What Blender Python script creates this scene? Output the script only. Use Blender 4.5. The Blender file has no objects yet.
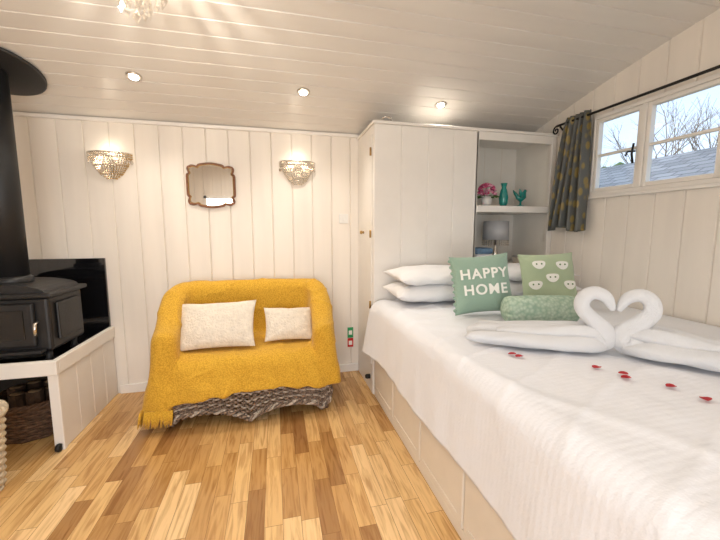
import bpy, bmesh, math, random
from mathutils import Vector, Matrix, noise
random.seed(7)
S=bpy.context.scene
C=bpy.context.collection
try:
    S.view_settings.view_transform='Standard'
except Exception: pass

# ------------------------------------------------------------------ materials
def newmat(name):
    m=bpy.data.materials.new(name); m.use_nodes=True
    nt=m.node_tree; b=nt.nodes['Principled BSDF']
    return m,nt,b
def mat(name,col,rough=.5,metal=0,bump=0,bscale=50,var=0,vscale=6,emit=None,estr=0,coat=0,sheen=0,stretch=(1,1,1)):
    m,nt,b=newmat(name)
    b.inputs['Base Color'].default_value=(*col,1)
    b.inputs['Roughness'].default_value=rough
    b.inputs['Metallic'].default_value=metal
    if coat: b.inputs['Coat Weight'].default_value=coat
    if sheen: b.inputs['Sheen Weight'].default_value=sheen
    if emit:
        b.inputs['Emission Color'].default_value=(*emit,1); b.inputs['Emission Strength'].default_value=estr
    tc=nt.nodes.new('ShaderNodeTexCoord')
    mp=nt.nodes.new('ShaderNodeMapping'); mp.inputs['Scale'].default_value=stretch
    nt.links.new(tc.outputs['Object'],mp.inputs['Vector'])
    if var:
        n=nt.nodes.new('ShaderNodeTexNoise'); n.inputs['Scale'].default_value=vscale; n.inputs['Detail'].default_value=4
        nt.links.new(mp.outputs['Vector'],n.inputs['Vector'])
        r=nt.nodes.new('ShaderNodeValToRGB')
        r.color_ramp.elements[0].position=.3; r.color_ramp.elements[1].position=.7
        r.color_ramp.elements[0].color=(*[c*(1-var) for c in col],1)
        r.color_ramp.elements[1].color=(*[min(1,c*(1+var*.5)) for c in col],1)
        nt.links.new(n.outputs['Fac'],r.inputs['Fac']); nt.links.new(r.outputs['Color'],b.inputs['Base Color'])
    if bump:
        n2=nt.nodes.new('ShaderNodeTexNoise'); n2.inputs['Scale'].default_value=bscale; n2.inputs['Detail'].default_value=3
        nt.links.new(mp.outputs['Vector'],n2.inputs['Vector'])
        bp=nt.nodes.new('ShaderNodeBump'); bp.inputs['Strength'].default_value=bump; bp.inputs['Distance'].default_value=.01
        nt.links.new(n2.outputs['Fac'],bp.inputs['Height']); nt.links.new(bp.outputs['Normal'],b.inputs['Normal'])
    return m

M_wall=mat('wall_paint_cream',(.83,.765,.685),.45,var=.05,vscale=1.5,bump=.05,bscale=12,stretch=(6,6,.6))
M_ceil=mat('ceiling_paint',(.74,.705,.66),.30,var=.05,vscale=2,stretch=(.5,4,1),bump=.1,bscale=5)
M_white=mat('white_paint',(.83,.79,.735),.4,var=.03,bump=.04,bscale=15)
M_shelf=mat('shelf_paint',(.82,.785,.72),.45,var=.03)
M_base=mat('cream_paint',(.80,.73,.63),.45,var=.05,bump=.05,bscale=10)
M_pillow=mat('pillow_cotton',(.83,.82,.82),.85,bump=.3,bscale=30)
M_terry=mat('terry_towel',(.84,.85,.87),.95,bump=.9,bscale=260,sheen=.3)
M_black=mat('cast_iron_black',(.012,.012,.013),.42,bump=.1,bscale=80)
M_pipe=mat('flue_black',(.010,.010,.011),.5)
M_gloss=mat('black_glass',(.006,.006,.007),.08,coat=.5)
M_iron=mat('wrought_iron',(.015,.014,.013),.45,metal=.4)
M_chrome=mat('chrome',(.70,.66,.60),.22,metal=1)
M_wood=mat('mirror_frame_wood',(.24,.095,.04),.35,var=.4,vscale=30)
M_mirror=mat('mirror_silver',(.90,.91,.92),.02,metal=1)
M_wicker=mat('wicker_brown',(.25,.175,.125),.55,var=.9,vscale=70,bump=.4,bscale=120)
M_wickerl=mat('wicker_whitewash',(.50,.42,.34),.6,var=.6,vscale=60,bump=.4,bscale=120)
M_wickerd=mat('wicker_dark_brown',(.16,.085,.045),.6,var=.6,vscale=40,bump=.4,bscale=120)
M_wickerw=mat('wicker_cream',(.62,.52,.38),.6,var=.3,vscale=40)
M_cream=mat('cream_cushion',(.78,.70,.59),.9,bump=.9,bscale=70,var=.10,vscale=30,sheen=.2)
M_green=mat('sage_cushion',(.29,.42,.33),.9,bump=.5,bscale=150,sheen=.2)
M_green2=mat('sage_light_cushion',(.42,.51,.33),.9,bump=.5,bscale=150,sheen=.2)
M_letter=mat('letter_white',(.88,.88,.82),.8)
M_petal=mat('rose_petal',(.42,.008,.015),.6)
M_teal=mat('teal_glaze',(.01,.25,.22),.15,coat=.6)
M_pink=mat('pink_bloom',(.55,.07,.18),.7,var=.5,vscale=60)
M_pinkl=mat('pale_bloom',(.76,.34,.46),.7)
M_leaf=mat('leaf_green',(.06,.16,.03),.6)
M_blue=mat('blue_fabric',(.16,.27,.42),.9,bump=.4,bscale=90,var=.3,vscale=30)
M_lampsh=mat('lamp_shade_grey',(.45,.45,.46),.6,bump=.2,bscale=60)
M_plastic=mat('white_plastic',(.82,.80,.76),.3)
M_signg=mat('sign_green',(.02,.30,.10),.4)
M_signr=mat('sign_red',(.6,.02,.02),.4)
M_log=mat('log_bark',(.10,.055,.03),.85,var=.5,vscale=25,bump=.6,bscale=40)
M_loge=mat('log_end',(.36,.23,.12),.8,var=.3,vscale=30)
M_brass=mat('brass',(.45,.28,.10),.3,metal=1)
M_bulb=mat('bulb_glow',(1,.9,.75),.4,emit=(1,.86,.66),estr=3)
M_bulb2=mat('chandelier_bulb_glow',(1,.9,.75),.4,emit=(1,.90,.74),estr=12)
M_spot=mat('spot_glow',(1,1,1),.4,emit=(1,.97,.9),estr=25)
M_bark=mat('bare_bark',(.22,.17,.13),.9)
M_hedge=mat('hedge_green',(.13,.20,.06),.95,var=.6,vscale=4)
M_grass=mat('grass_ground',(.10,.16,.05),.95,var=.4,vscale=3)
M_stone=mat('neighbour_wall',(.35,.30,.25),.9,var=.3,vscale=8)
M_inner=mat('stove_glass',(.01,.008,.007),.08)

def linen_mat():
    m,nt,b=newmat('white_striped_linen'); L=nt.links.new; N=nt.nodes.new
    b.inputs['Base Color'].default_value=(.80,.81,.85,1); b.inputs['Roughness'].default_value=.75; b.inputs['Sheen Weight'].default_value=.15
    tc=N('ShaderNodeTexCoord'); wv=N('ShaderNodeTexWave'); wv.bands_direction='Y'; wv.inputs['Scale'].default_value=14; wv.inputs['Distortion'].default_value=.3
    L(tc.outputs['Object'],wv.inputs['Vector'])
    no=N('ShaderNodeTexNoise'); no.inputs['Scale'].default_value=140; L(tc.outputs['Object'],no.inputs['Vector'])
    n3=N('ShaderNodeTexNoise'); n3.inputs['Scale'].default_value=7; n3.inputs['Detail'].default_value=5; L(tc.outputs['Object'],n3.inputs['Vector'])
    b1=N('ShaderNodeBump'); b1.inputs['Strength'].default_value=.09; b1.inputs['Distance'].default_value=.004
    b2=N('ShaderNodeBump'); b2.inputs['Strength'].default_value=.2; b2.inputs['Distance'].default_value=.004
    b3=N('ShaderNodeBump'); b3.inputs['Strength'].default_value=.3; b3.inputs['Distance'].default_value=.025
    L(wv.outputs['Fac'],b1.inputs['Height']); L(no.outputs['Fac'],b2.inputs['Height']); L(n3.outputs['Fac'],b3.inputs['Height'])
    L(b1.outputs[0],b2.inputs['Normal']); L(b2.outputs[0],b3.inputs['Normal']); L(b3.outputs[0],b.inputs['Normal'])
    return m
M_linen=linen_mat()
def mixmat(name,fac,rough,col=(1,1,1)):
    m,nt,b=newmat(name)
    tr=nt.nodes.new('ShaderNodeBsdfTransparent'); gl=nt.nodes.new('ShaderNodeBsdfGlossy'); gl.inputs['Roughness'].default_value=rough
    gl.inputs['Color'].default_value=(*col,1)
    mx=nt.nodes.new('ShaderNodeMixShader'); mx.inputs[0].default_value=fac
    nt.links.new(tr.outputs[0],mx.inputs[1]); nt.links.new(gl.outputs[0],mx.inputs[2]); nt.links.new(mx.outputs[0],nt.nodes['Material Output'].inputs[0])
    return m
M_crys=mixmat('crystal',.75,.08,(.90,.85,.78))
M_crys2=mixmat('chandelier_crystal',.45,.08,(.92,.88,.82))
M_glass=mixmat('window_glass',.05,.02)

def floor_mat():
    m,nt,b=newmat('oak_strip_floor')
    L=nt.links.new; N=nt.nodes.new
    tc=N('ShaderNodeTexCoord'); mp=N('ShaderNodeMapping'); mp.inputs['Rotation'].default_value=(0,0,math.pi/2)
    L(tc.outputs['Object'],mp.inputs['Vector'])
    br=N('ShaderNodeTexBrick'); br.offset=.37; br.offset_frequency=3; br.squash=.7; br.squash_frequency=2
    br.inputs['Scale'].default_value=1; br.inputs['Brick Width'].default_value=.50; br.inputs['Row Height'].default_value=.084
    br.inputs['Mortar Size'].default_value=.0010; br.inputs['Mortar Smooth'].default_value=.3
    br.inputs['Color1'].default_value=(0,0,0,1); br.inputs['Color2'].default_value=(1,1,1,1); br.inputs['Mortar'].default_value=(.5,.5,.5,1)
    L(mp.outputs['Vector'],br.inputs['Vector'])
    cr=N('ShaderNodeValToRGB'); e=cr.color_ramp.elements
    e[0].position=0; e[0].color=(.32,.155,.052,1); e[1].position=1; e[1].color=(.86,.60,.31,1)
    for p,c in((.14,(.46,.245,.085)),(.38,(.60,.345,.125)),(.62,(.69,.42,.165)),(.84,(.77,.50,.22))):
        x=e.new(p); x.color=(*c,1)
    L(br.outputs['Color'],cr.inputs['Fac'])
    m2=N('ShaderNodeMapping'); m2.inputs['Scale'].default_value=(24,2.0,1); L(tc.outputs['Object'],m2.inputs['Vector'])
    addv=N('ShaderNodeVectorMath'); addv.operation='ADD'; 
    sc=N('ShaderNodeVectorMath'); sc.operation='SCALE'; sc.inputs['Scale'].default_value=13
    L(br.outputs['Color'],sc.inputs[0]); L(m2.outputs['Vector'],addv.inputs[0]); L(sc.outputs[0],addv.inputs[1])
    no=N('ShaderNodeTexNoise'); no.inputs['Scale'].default_value=2.0; no.inputs['Detail'].default_value=6; no.inputs['Distortion'].default_value=.9
    L(addv.outputs[0],no.inputs['Vector'])
    r2=N('ShaderNodeValToRGB'); r2.color_ramp.elements[0].position=.30; r2.color_ramp.elements[0].color=(.60,.50,.40,1); r2.color_ramp.elements[1].position=.56; r2.color_ramp.elements[1].color=(1.0,1.0,1.0,1)
    L(no.outputs['Fac'],r2.inputs['Fac'])
    mu=N('ShaderNodeMixRGB'); mu.blend_type='MULTIPLY'; mu.inputs[0].default_value=.9
    L(cr.outputs['Color'],mu.inputs[1]); L(r2.outputs['Color'],mu.inputs[2])
    mo=N('ShaderNodeMixRGB'); mo.inputs[2].default_value=(.18,.08,.025,1)
    L(br.outputs['Fac'],mo.inputs[0]); L(mu.outputs[0],mo.inputs[1]); L(mo.outputs[0],b.inputs['Base Color'])
    b.inputs['Roughness'].default_value=.26
    bp=N('ShaderNodeBump'); bp.inputs['Strength'].default_value=.15; bp.inputs['Distance'].default_value=.003
    L(no.outputs['Fac'],bp.inputs['Height']); L(bp.outputs['Normal'],b.inputs['Normal'])
    return m
M_floor=floor_mat()
def throw_mat():
    m,nt,b=newmat('mustard_knit'); L=nt.links.new; N=nt.nodes.new
    tc=N('ShaderNodeTexCoord')
    vo=N('ShaderNodeTexVoronoi'); vo.inputs['Scale'].default_value=120; L(tc.outputs['Object'],vo.inputs['Vector'])
    cr=N('ShaderNodeValToRGB'); e=cr.color_ramp.elements
    e[0].position=.05; e[0].color=(.77,.455,.045,1); e[1].position=.8; e[1].color=(.53,.28,.014,1)
    L(vo.outputs['Distance'],cr.inputs['Fac']); L(cr.outputs[0],b.inputs['Base Color'])
    b.inputs['Roughness'].default_value=.9; b.inputs['Sheen Weight'].default_value=.1
    bp=N('ShaderNodeBump'); bp.inputs['Strength'].default_value=.45; bp.inputs['Distance'].default_value=.004; bp.invert=True
    L(vo.outputs['Distance'],bp.inputs['Height']); L(bp.outputs['Normal'],b.inputs['Normal'])
    return m
M_throw=throw_mat()
def bolster_mat():
    m,nt,b=newmat('sage_woven'); L=nt.links.new; N=nt.nodes.new
    tc=N('ShaderNodeTexCoord'); vo=N('ShaderNodeTexVoronoi'); vo.inputs['Scale'].default_value=55; L(tc.outputs['Object'],vo.inputs['Vector'])
    cr=N('ShaderNodeValToRGB'); e=cr.color_ramp.elements; e[0].color=(.56,.66,.54,1); e[1].position=.8; e[1].color=(.30,.43,.32,1)
    L(vo.outputs['Distance'],cr.inputs['Fac']); L(cr.outputs[0],b.inputs['Base Color']); b.inputs['Roughness'].default_value=.9
    bp=N('ShaderNodeBump'); bp.inputs['Strength'].default_value=.8; bp.inputs['Distance'].default_value=.006; bp.invert=True
    L(vo.outputs['Distance'],bp.inputs['Height']); L(bp.outputs['Normal'],b.inputs['Normal']); return m
M_bolster=bolster_mat()
def curtain_mat():
    m,nt,b=newmat('curtain_leaf_print'); L=nt.links.new; N=nt.nodes.new
    tc=N('ShaderNodeTexCoord'); mp=N('ShaderNodeMapping'); mp.inputs['Scale'].default_value=(1,1,.55); mp.inputs['Rotation'].default_value=(.6,0,0); L(tc.outputs['Object'],mp.inputs['Vector'])
    vo=N('ShaderNodeTexVoronoi'); vo.inputs['Scale'].default_value=22; L(mp.outputs[0],vo.inputs['Vector'])
    cr=N('ShaderNodeValToRGB'); e=cr.color_ramp.elements; e[0].position=.28; e[0].color=(.26,.19,.06,1); e[1].position=.44; e[1].color=(.095,.10,.092,1)
    L(vo.outputs['Distance'],cr.inputs['Fac']); L(cr.outputs[0],b.inputs['Base Color']); b.inputs['Roughness'].default_value=.5
    return m
M_curt=curtain_mat()
def slate_mat():
    m,nt,b=newmat('slate_roof'); L=nt.links.new; N=nt.nodes.new
    tc=N('ShaderNodeTexCoord'); mp=N('ShaderNodeMapping'); mp.inputs['Rotation'].default_value=(0,0,math.pi/2); L(tc.outputs['Object'],mp.inputs['Vector'])
    br=N('ShaderNodeTexBrick'); br.inputs['Scale'].default_value=1; br.inputs['Brick Width'].default_value=.3; br.inputs['Row Height'].default_value=.14
    br.inputs['Mortar Size'].default_value=.012; br.inputs['Color1'].default_value=(.17,.175,.18,1); br.inputs['Color2'].default_value=(.29,.29,.30,1); br.inputs['Mortar'].default_value=(.07,.07,.08,1)
    L(mp.outputs[0],br.inputs['Vector']); L(br.outputs['Color'],b.inputs['Base Color']); b.inputs['Roughness'].default_value=.7
    return m
M_slate=slate_mat()

# ------------------------------------------------------------------ helpers
def addobj(name,me,mt=None,smooth=False,parent=None):
    o=bpy.data.objects.new(name,me); C.objects.link(o)
    if mt is not None:
        me.materials.append(mt)
    if smooth:
        for p in me.polygons: p.use_smooth=True
    if parent: o.parent=parent
    return o
def empty(name,loc=(0,0,0)):
    e=bpy.data.objects.new(name,None); e.location=loc; C.objects.link(e); e.empty_display_size=.1
    return e
def from_data(name,vs,fs,mt=None,smooth=False,parent=None):
    me=bpy.data.meshes.new(name); me.from_pydata([tuple(v) for v in vs],[],fs); me.update()
    bm=bmesh.new(); bm.from_mesh(me); bmesh.ops.recalc_face_normals(bm,faces=bm.faces); bm.to_mesh(me); bm.free()
    return addobj(name,me,mt,smooth,parent)
def box(name,x0,x1,y0,y1,z0,z1,mt,bev=.004,parent=None,seg=2,smooth=False):
    bm=bmesh.new(); bmesh.ops.create_cube(bm,size=1)
    for v in bm.verts:
        v.co=Vector(((x0+x1)/2+v.co.x*(x1-x0),(y0+y1)/2+v.co.y*(y1-y0),(z0+z1)/2+v.co.z*(z1-z0)))
    if bev: bmesh.ops.bevel(bm,geom=list(bm.edges),offset=bev,segments=seg,affect='EDGES',profile=.5)
    me=bpy.data.meshes.new(name); bm.to_mesh(me); bm.free()
    return addobj(name,me,mt,smooth,parent)
def frames(pts):
    T=[]
    n=len(pts)
    for i in range(n):
        a=pts[max(0,i-1)]; b=pts[min(n-1,i+1)]
        t=(b-a); T.append(t.normalized() if t.length>1e-9 else Vector((0,0,1)))
    up=Vector((0,0,1)) if abs(T[0].z)<.9 else Vector((1,0,0))
    Nn=[(up-T[0]*up.dot(T[0])).normalized()]
    for i in range(1,n):
        v=Nn[-1]-T[i]*Nn[-1].dot(T[i]); Nn.append(v.normalized())
    return T,Nn
def catmull(ctrl,k=8):
    out=[]; n=len(ctrl)
    for i in range(n-1):
        p0=ctrl[max(0,i-1)];p1=ctrl[i];p2=ctrl[i+1];p3=ctrl[min(n-1,i+2)]
        for j in range(k):
            t=j/k
            out.append([.5*((2*b)+(-a+c)*t+(2*a-5*b+4*c-d)*t*t+(-a+3*b-3*c+d)*t**3) for a,b,c,d in zip(p0,p1,p2,p3)])
    out.append(list(ctrl[-1])); return out
def tube_data(vs,fs,pts,rads,seg=8,caps=True,squash=1,wr=0):
    pts=[Vector(p) for p in pts]; T,Nn=frames(pts); base=len(vs)
    for i,p in enumerate(pts):
        B=T[i].cross(Nn[i]); r=rads[i] if hasattr(rads,'__len__') else rads
        for j in range(seg):
            a=2*math.pi*j/seg
            rr=r
            if wr: rr=r*(1+wr*noise.noise(Vector((p.x*9+math.cos(a)*1.3,p.y*9+math.sin(a)*1.3,p.z*9)))+wr*.5*math.sin(3*a+i*.12))
            vs.append(p+Nn[i]*math.sin(a)*rr*squash+B*math.cos(a)*rr)
    for i in range(len(pts)-1):
        for j in range(seg):
            a=base+i*seg+j; b=base+i*seg+(j+1)%seg
            fs.append((a,b,b+seg,a+seg))
    if caps:
        fs.append(tuple(base+j for j in range(seg))[::-1]); e=base+(len(pts)-1)*seg
        fs.append(tuple(e+j for j in range(seg)))
def tube(name,pts,rads,mt,seg=8,parent=None,squash=1,wr=0,caps=True):
    vs=[];fs=[]; tube_data(vs,fs,pts,rads,seg,caps,squash,wr)
    return from_data(name,vs,fs,mt,True,parent)
def lathe_data(vs,fs,prof,c,seg=24,M=None):
    base=len(vs)
    for r,z in prof:
        for j in range(seg):
            a=2*math.pi*j/seg; v=Vector((r*math.cos(a),r*math.sin(a),z))
            if M: v=M@v
            vs.append(v+Vector(c))
    for i in range(len(prof)-1):
        for j in range(seg):
            a=base+i*seg+j; b=base+i*seg+(j+1)%seg; fs.append((a,b,b+seg,a+seg))
    fs.append(tuple(base+j for j in range(seg))[::-1]); e=base+(len(prof)-1)*seg; fs.append(tuple(e+j for j in range(seg)))
def lathe(name,prof,c,mt,seg=24,parent=None,M=None):
    vs=[];fs=[]; lathe_data(vs,fs,prof,c,seg,M); return from_data(name,vs,fs,mt,True,parent)
def octa(vs,fs,c,r,h):
    b=len(vs); c=Vector(c)
    for d in((r,0,0),(0,r,0),(-r,0,0),(0,-r,0),(0,0,h),(0,0,-h)): vs.append(c+Vector(d))
    for i in range(4):
        j=(i+1)%4; fs.append((b+i,b+j,b+4)); fs.append((b+j,b+i,b+5))
def ceil_z(y): return 2.694-.0415*(y+.3)**2

XR,XL,YB,YF=2.4,-2.6,3.15,-1.5
# ------------------------------------------------------------------ room shell
def plank_wall(name,axis,fixed,inward,s0,s1,ztop,w,mt,holes=(),z0=0,gw=.006,gd=.010,thick=.06):
    n=int(round((s1-s0)/w)); w=(s1-s0)/n
    pts={}
    for i in range(n+1):
        c=s0+i*w
        for ds,dd in((-gw,0),(0,-gd),(gw,0)):
            s=c+ds
            if s0-1e-6<=s<=s1+1e-6: pts[round(s,5)]=dd
    for h in holes:
        for s in h[:2]:
            if round(s,5) not in pts: pts[round(s,5)]=0
    ss=sorted(pts)
    vs=[];fs=[]
    def V(s,z):
        d=pts[s]*inward+fixed
        vs.append((d,s,z) if axis=='x' else (s,d,z)); return len(vs)-1
    zt=ztop if callable(ztop) else (lambda s:ztop)
    for a,b in zip(ss[:-1],ss[1:]):
        mid=(a+b)/2
        hh=[h for h in holes if h[0]<mid<h[1]]
        if hh:
            h=hh[0]; 
            ivs=[(z0,h[2],z0,h[2])] if h[2]>z0 else []
            ivs.append((h[3],zt(a),h[3],zt(b)))
        else: ivs=[(z0,zt(a),z0,zt(b))]
        for a0,a1,b0,b1 in ivs:
            i=[V(a,a0),V(b,b0),V(b,b1),V(a,a1)]; fs.append(i)
    me=bpy.data.meshes.new(name); me.from_pydata(vs,[],fs); me.update()
    bm=bmesh.new(); bm.from_mesh(me); bmesh.ops.remove_doubles(bm,verts=bm.verts,dist=1e-5)
    bmesh.ops.recalc_face_normals(bm,faces=bm.faces)
    want=Vector((inward,0,0)) if axis=='x' else Vector((0,inward,0))
    bm.faces.ensure_lookup_table()
    for f in bm.faces:
        if f.normal.dot(want)<0: f.normal_flip()
    bm.to_mesh(me); bm.free()
    o=addobj(name,me,mt)
    s=o.modifiers.new('thick','SOLIDIFY'); s.thickness=thick; s.offset=-1
    return o
plank_wall('wall_back','y',YB,-1,XL,XR,ceil_z(YB)+.02,.172,M_wall)
WB=[2.25,1.875,1.42,.965]
WY0,WY1,WZ0,WZ1=WB[3],WB[0],1.61,2.205
plank_wall('wall_right','x',XR,-1,YF,YB,lambda s:ceil_z(s)+.02,.172,M_wall,holes=[(WY0,WY1,WZ0,WZ1)])
plank_wall('wall_left','x',XL,1,YF,YB,lambda s:ceil_z(s)+.02,.172,M_wall)
DX0,DX1,DZ1=-1.4,.6,2.05
plank_wall('wall_front','y',YF,1,XL,XR,ceil_z(YF)+.02,.172,M_wall,holes=[(DX0,DX1,.0,DZ1)])
box('floor',XL,XR,YF,YB,-.05,0,M_floor,bev=0)
# ceiling
vs=[];fs=[]
ys=[]; n=40; w=(YB-YF)/n
for i in range(n+1):
    c=YF+i*w
    for ds,dd in((-.005,0),(0,.008),(.005,0)):
        if YF-1e-6<=c+ds<=YB+1e-6: ys.append((c+ds,dd))
for y,dd in ys:
    for x in (XL,XR): vs.append((x,y,ceil_z(y)+dd))
for i in range(len(ys)-1): fs.append((2*i,2*i+2,2*i+3,2*i+1))
me=bpy.data.meshes.new('ceiling'); me.from_pydata(vs,[],fs); me.update()
o=addobj('ceiling',me,M_ceil)
for p in me.polygons:
    if p.normal.z>0: p.flip()
sm=o.modifiers.new('t','SOLIDIFY'); sm.thickness=.06; sm.offset=-1
box('trim_1',XL,.75,YB-.022,YB-.0,ceil_z(YB)-.03,ceil_z(YB)-.002,M_white,.004)
box('baseboard_back',-1.28,.748,YB-.018,YB,0,.075,M_white,.004)
g=empty('fill_light_door')  # glazed door added in the unseen front wall to admit fill light
box('frame_left',DX0,DX0+.06,YF-.05,YF+.01,0,DZ1,M_white,parent=g)
box('frame_right',DX1-.06,DX1,YF-.05,YF+.01,0,DZ1,M_white,parent=g)
box('frame_top',DX0,DX1,YF-.05,YF+.01,DZ1-.06,DZ1,M_white,parent=g)
box('frame_mid',-.44,-.36,YF-.05,YF+.01,0,DZ1-.06,M_white,parent=g)
box('bottom_rail',DX0+.06,DX1-.06,YF-.045,YF,0,.2,M_white,parent=g)
box('pane',DX0+.06,DX1-.06,YF-.028,YF-.022,.2,DZ1-.06,M_glass,0,parent=g)

# ------------------------------------------------------------------ window right
g=empty('window_1')
fx0,fx1=XR-.02,XR+.05
def rbar(n,y0,y1,z0,z1,x0=fx0,x1=fx1,b=.004): box(n,x0,x1,y0,y1,z0,z1,M_white,b,parent=g)
rbar('frame_bottom',WY0,WY1,WZ0,WZ0+.028); rbar('frame_top',WY0,WY1,WZ1-.028,WZ1)
rbar('sill',WY0-.02,WY1+.02,WZ0-.022,WZ0,XR-.035,XR+.0)
for i,y in enumerate(WB):
    a=max(WY0,y-.015); b_=min(WY1,y+.015); rbar('mullion_%d'%i,a,b_,WZ0+.028,WZ1-.028)
for i in range(3):
    a=WB[i+1]+.017; b_=WB[i]-.017; z0=WZ0+.029; z1=WZ1-.029
    x0,x1=XR-.012,XR+.03
    rbar('sash%d_l'%i,a,a+.025,z0,z1,x0,x1); rbar('sash%d_r'%i,b_-.025,b_,z0,z1,x0,x1)
    rbar('sash%d_b'%i,a+.025,b_-.025,z0,z0+.028,x0,x1); rbar('sash%d_t'%i,a+.025,b_-.025,z1-.025,z1,x0,x1)
    rbar('glazing_bar%d'%i,a+.025,b_-.025,(z0+z1)/2-.009,(z0+z1)/2+.009,x0+.006,x1-.006)
    box('glass%d'%i,XR+.008,XR+.012,a+.024,b_-.024,z0+.024,z1-.024,M_glass,0,parent=g)
tube('catch',[(XR-.03,1.915,1.80),(XR-.045,1.915,1.86),(XR-.035,1.915,1.93)],.007,M_iron,parent=g)
tube('catch_bar',[(XR-.02,1.91,1.88),(XR-.05,1.94,1.88),(XR-.03,1.97,1.86)],.006,M_iron,parent=g)

# curtain rod
g=empty('curtain_rod')
RX,RZ=XR-.075,2.215
tube('rod',[(RX,2.56,RZ),(RX,.9,RZ)],.009,M_iron,10,parent=g)
sp=[]
for i in range(40):
    a=i/39*2.6*math.pi; r=.035*(1-i/39*.8)
    sp.append((RX,2.56+r*math.sin(a),RZ-.035+ r*math.cos(a)))
tube('scroll',sp,.006,M_iron,8,parent=g)
for y in(2.52,1.0):
    tube('bracket_%d'%int(y*10),[(XR-.002,y,RZ-.06),(XR-.03,y,RZ-.05),(RX,y,RZ-.012)],.007,M_iron,8,parent=g)
# curtain
vs=[];fs=[]; nu,nv=110,36
for j in range(nv+1):
    v=j/nv; z=RZ+.035-v*(.895)
    for i in range(nu+1):
        u=i/nu
        y0=2.235-.02*v; y1=2.44+.13*v**.7
        y=y0+(y1-y0)*u
        A=.016+.022*v
        x=RX+A*math.sin(u*2*math.pi*4.6+.6*math.sin(v*3))+.008*math.sin(u*23+v*4)
        if v<.06: x=RX+(x-RX)*.8
        x=min(x,XR-.015)
        vs.append((x,y,z-.02*math.sin(u*7)*v))
for j in range(nv):
    for i in range(nu):
        a=j*(nu+1)+i; fs.append((a,a+1,a+nu+2,a+nu+1))
o=from_data('curtain',vs,fs,M_curt,True); md=o.modifiers.new('s','SOLIDIFY'); md.thickness=.003

# ------------------------------------------------------------------ cupboard + shelf unit
g=empty('headboard_cupboard')
CX0,CXM,CX1,CY,CZ=.75,1.64,XR,2.62,2.15
box('side_left',CX0,CX0+.02,CY+.02,YB-.002,0,CZ,M_white,.003,g)
box('divider',CXM-.02,CXM,CY,YB-.004,0,CZ,M_shelf,.002,g)
box('top_panel',CX0-.012,CX1-.002,CY-.012,YB-.004,CZ,CZ+.022,M_white,.004,g)
nb=4; bw=(CXM-CX0)/nb
for i in range(nb): box('board_%d'%i,CX0+i*bw,CX0+(i+1)*bw,CY,CY+.02,0,CZ,M_white,.006,g,seg=1)
box('shelf_back',CXM,CX1-.002,YB-.03,YB-.006,.0,CZ,M_shelf,0,g)
for i in range(3): box('groove_%d'%i,CXM+.19*(i+1)-.002,CXM+.19*(i+1)+.002,YB-.032,YB-.029,.9,CZ,M_base,0,g)
box('stile_right',CX1-.05,CX1-.002,CY,CY+.03,0,CZ,M_white,.004,g)
box('side_right',CX1-.022,CX1-.002,CY+.03,YB-.03,0,CZ,M_shelf,.0,g)
box('header',CXM,CX1-.05,CY,CY+.03,CZ-.065,CZ,M_white,.004,g)
box('shelf_upper',CXM,CX1-.022,CY-.005,YB-.03,1.50,1.555,M_white,.005,g)
box('shelf_lower',CXM,CX1-.022,CY-.0,YB-.03,1.0,1.04,M_white,.005,g)
box('lower_front',CXM,CX1-.05,CY,CY+.02,0,1.0,M_white,.004,g)
box('door_edge',CX0-.010,CX0-.0005,CY+.04,CY+.32,.25,2.08,M_white,.003,g)
for z in(.75,1.95,1.32):
    tube('hinge_%d'%int(z*100),[(CX0-.018,CY+.04,z-.03),(CX0-.018,CY+.04,z+.03)],.008,M_brass,8,parent=g)
lathe('knob',[(.0,0),(.012,0),(.008,.012),(.016,.02),(.012,.032),(.0,.034)],(CX0-.01,CY+.28,1.33),M_brass,12,g,Matrix.Rotation(-math.pi/2,4,'Y'))
tube('top_hook',[(.80,CY-.014,CZ+.03),(.83,CY-.03,CZ+.045),(.86,CY-.03,CZ+.04),(.88,CY-.014,CZ+.026)],.006,M_chrome,8,g)
lathe('door_stop',[(0,0),(.02,0),(.02,.03),(.012,.04),(0,.04)],(CX0-.001,CY+.10,.12),M_iron,12,g,Matrix.Rotation(-math.pi/2,4,'Y'))

# ------------------------------------------------------------------ bed
g=empty('bed')
BY0,BY1=.28,2.60
box('carcass',.775,XR-.01,BY0+.03,BY1,.002,.50,M_base,.0,g)
box('plinth',.757,.775,BY0+.02,BY1,.002,.05,M_base,.003,g)
n=5; pw=(BY1-BY0-.02)/n
for i in range(n):
    a=BY0+.02+i*pw; box('side_panel_%d'%i,.752,.775,a+.005,a+pw-.005,.055,.50,M_base,.007,g)
    box('drawer_moulding_%d'%i,.748,.753,a+.045,a+pw-.045,.10,.104,M_base,.001,g)
box('foot_panel',.775,XR-.01,BY0+.01,BY0+.03,.03,.50,M_base,.004,g)
box('mattress',.76,XR-.02,BY0+.03,BY1-.01,.50,.765,M_pillow,.05,g,4,True)
BT=.815
def duv_noise(x,y):
    z=.012*noise.noise(Vector((x*2.2,y*2.2,3)))+.004*noise.noise(Vector((x*6,y*5,1)))
    r=abs(noise.noise(Vector((x*2.6+y*1.1,y*1.2-x*.6,7.3)))); z+=.007*max(0,1-r*12)
    r=abs(noise.noise(Vector((x*1.5-y*2.2,y*1.8,17.3)))); z+=.006*max(0,1-r*12)
    return z
vs=[];fs=[]; nu,nv=170,190
drop=.41; R=.09
def prof(s,L):
    if s<L-R: return s,0
    q=s-(L-R)
    if q<R*math.pi/2:
        a=q/R; return L-R+R*math.sin(a),R*(1-math.cos(a))
    q-=R*math.pi/2; return L,R+q
L=XR-.015-.715
S_tot=L-R+R*math.pi/2+drop-R
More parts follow.
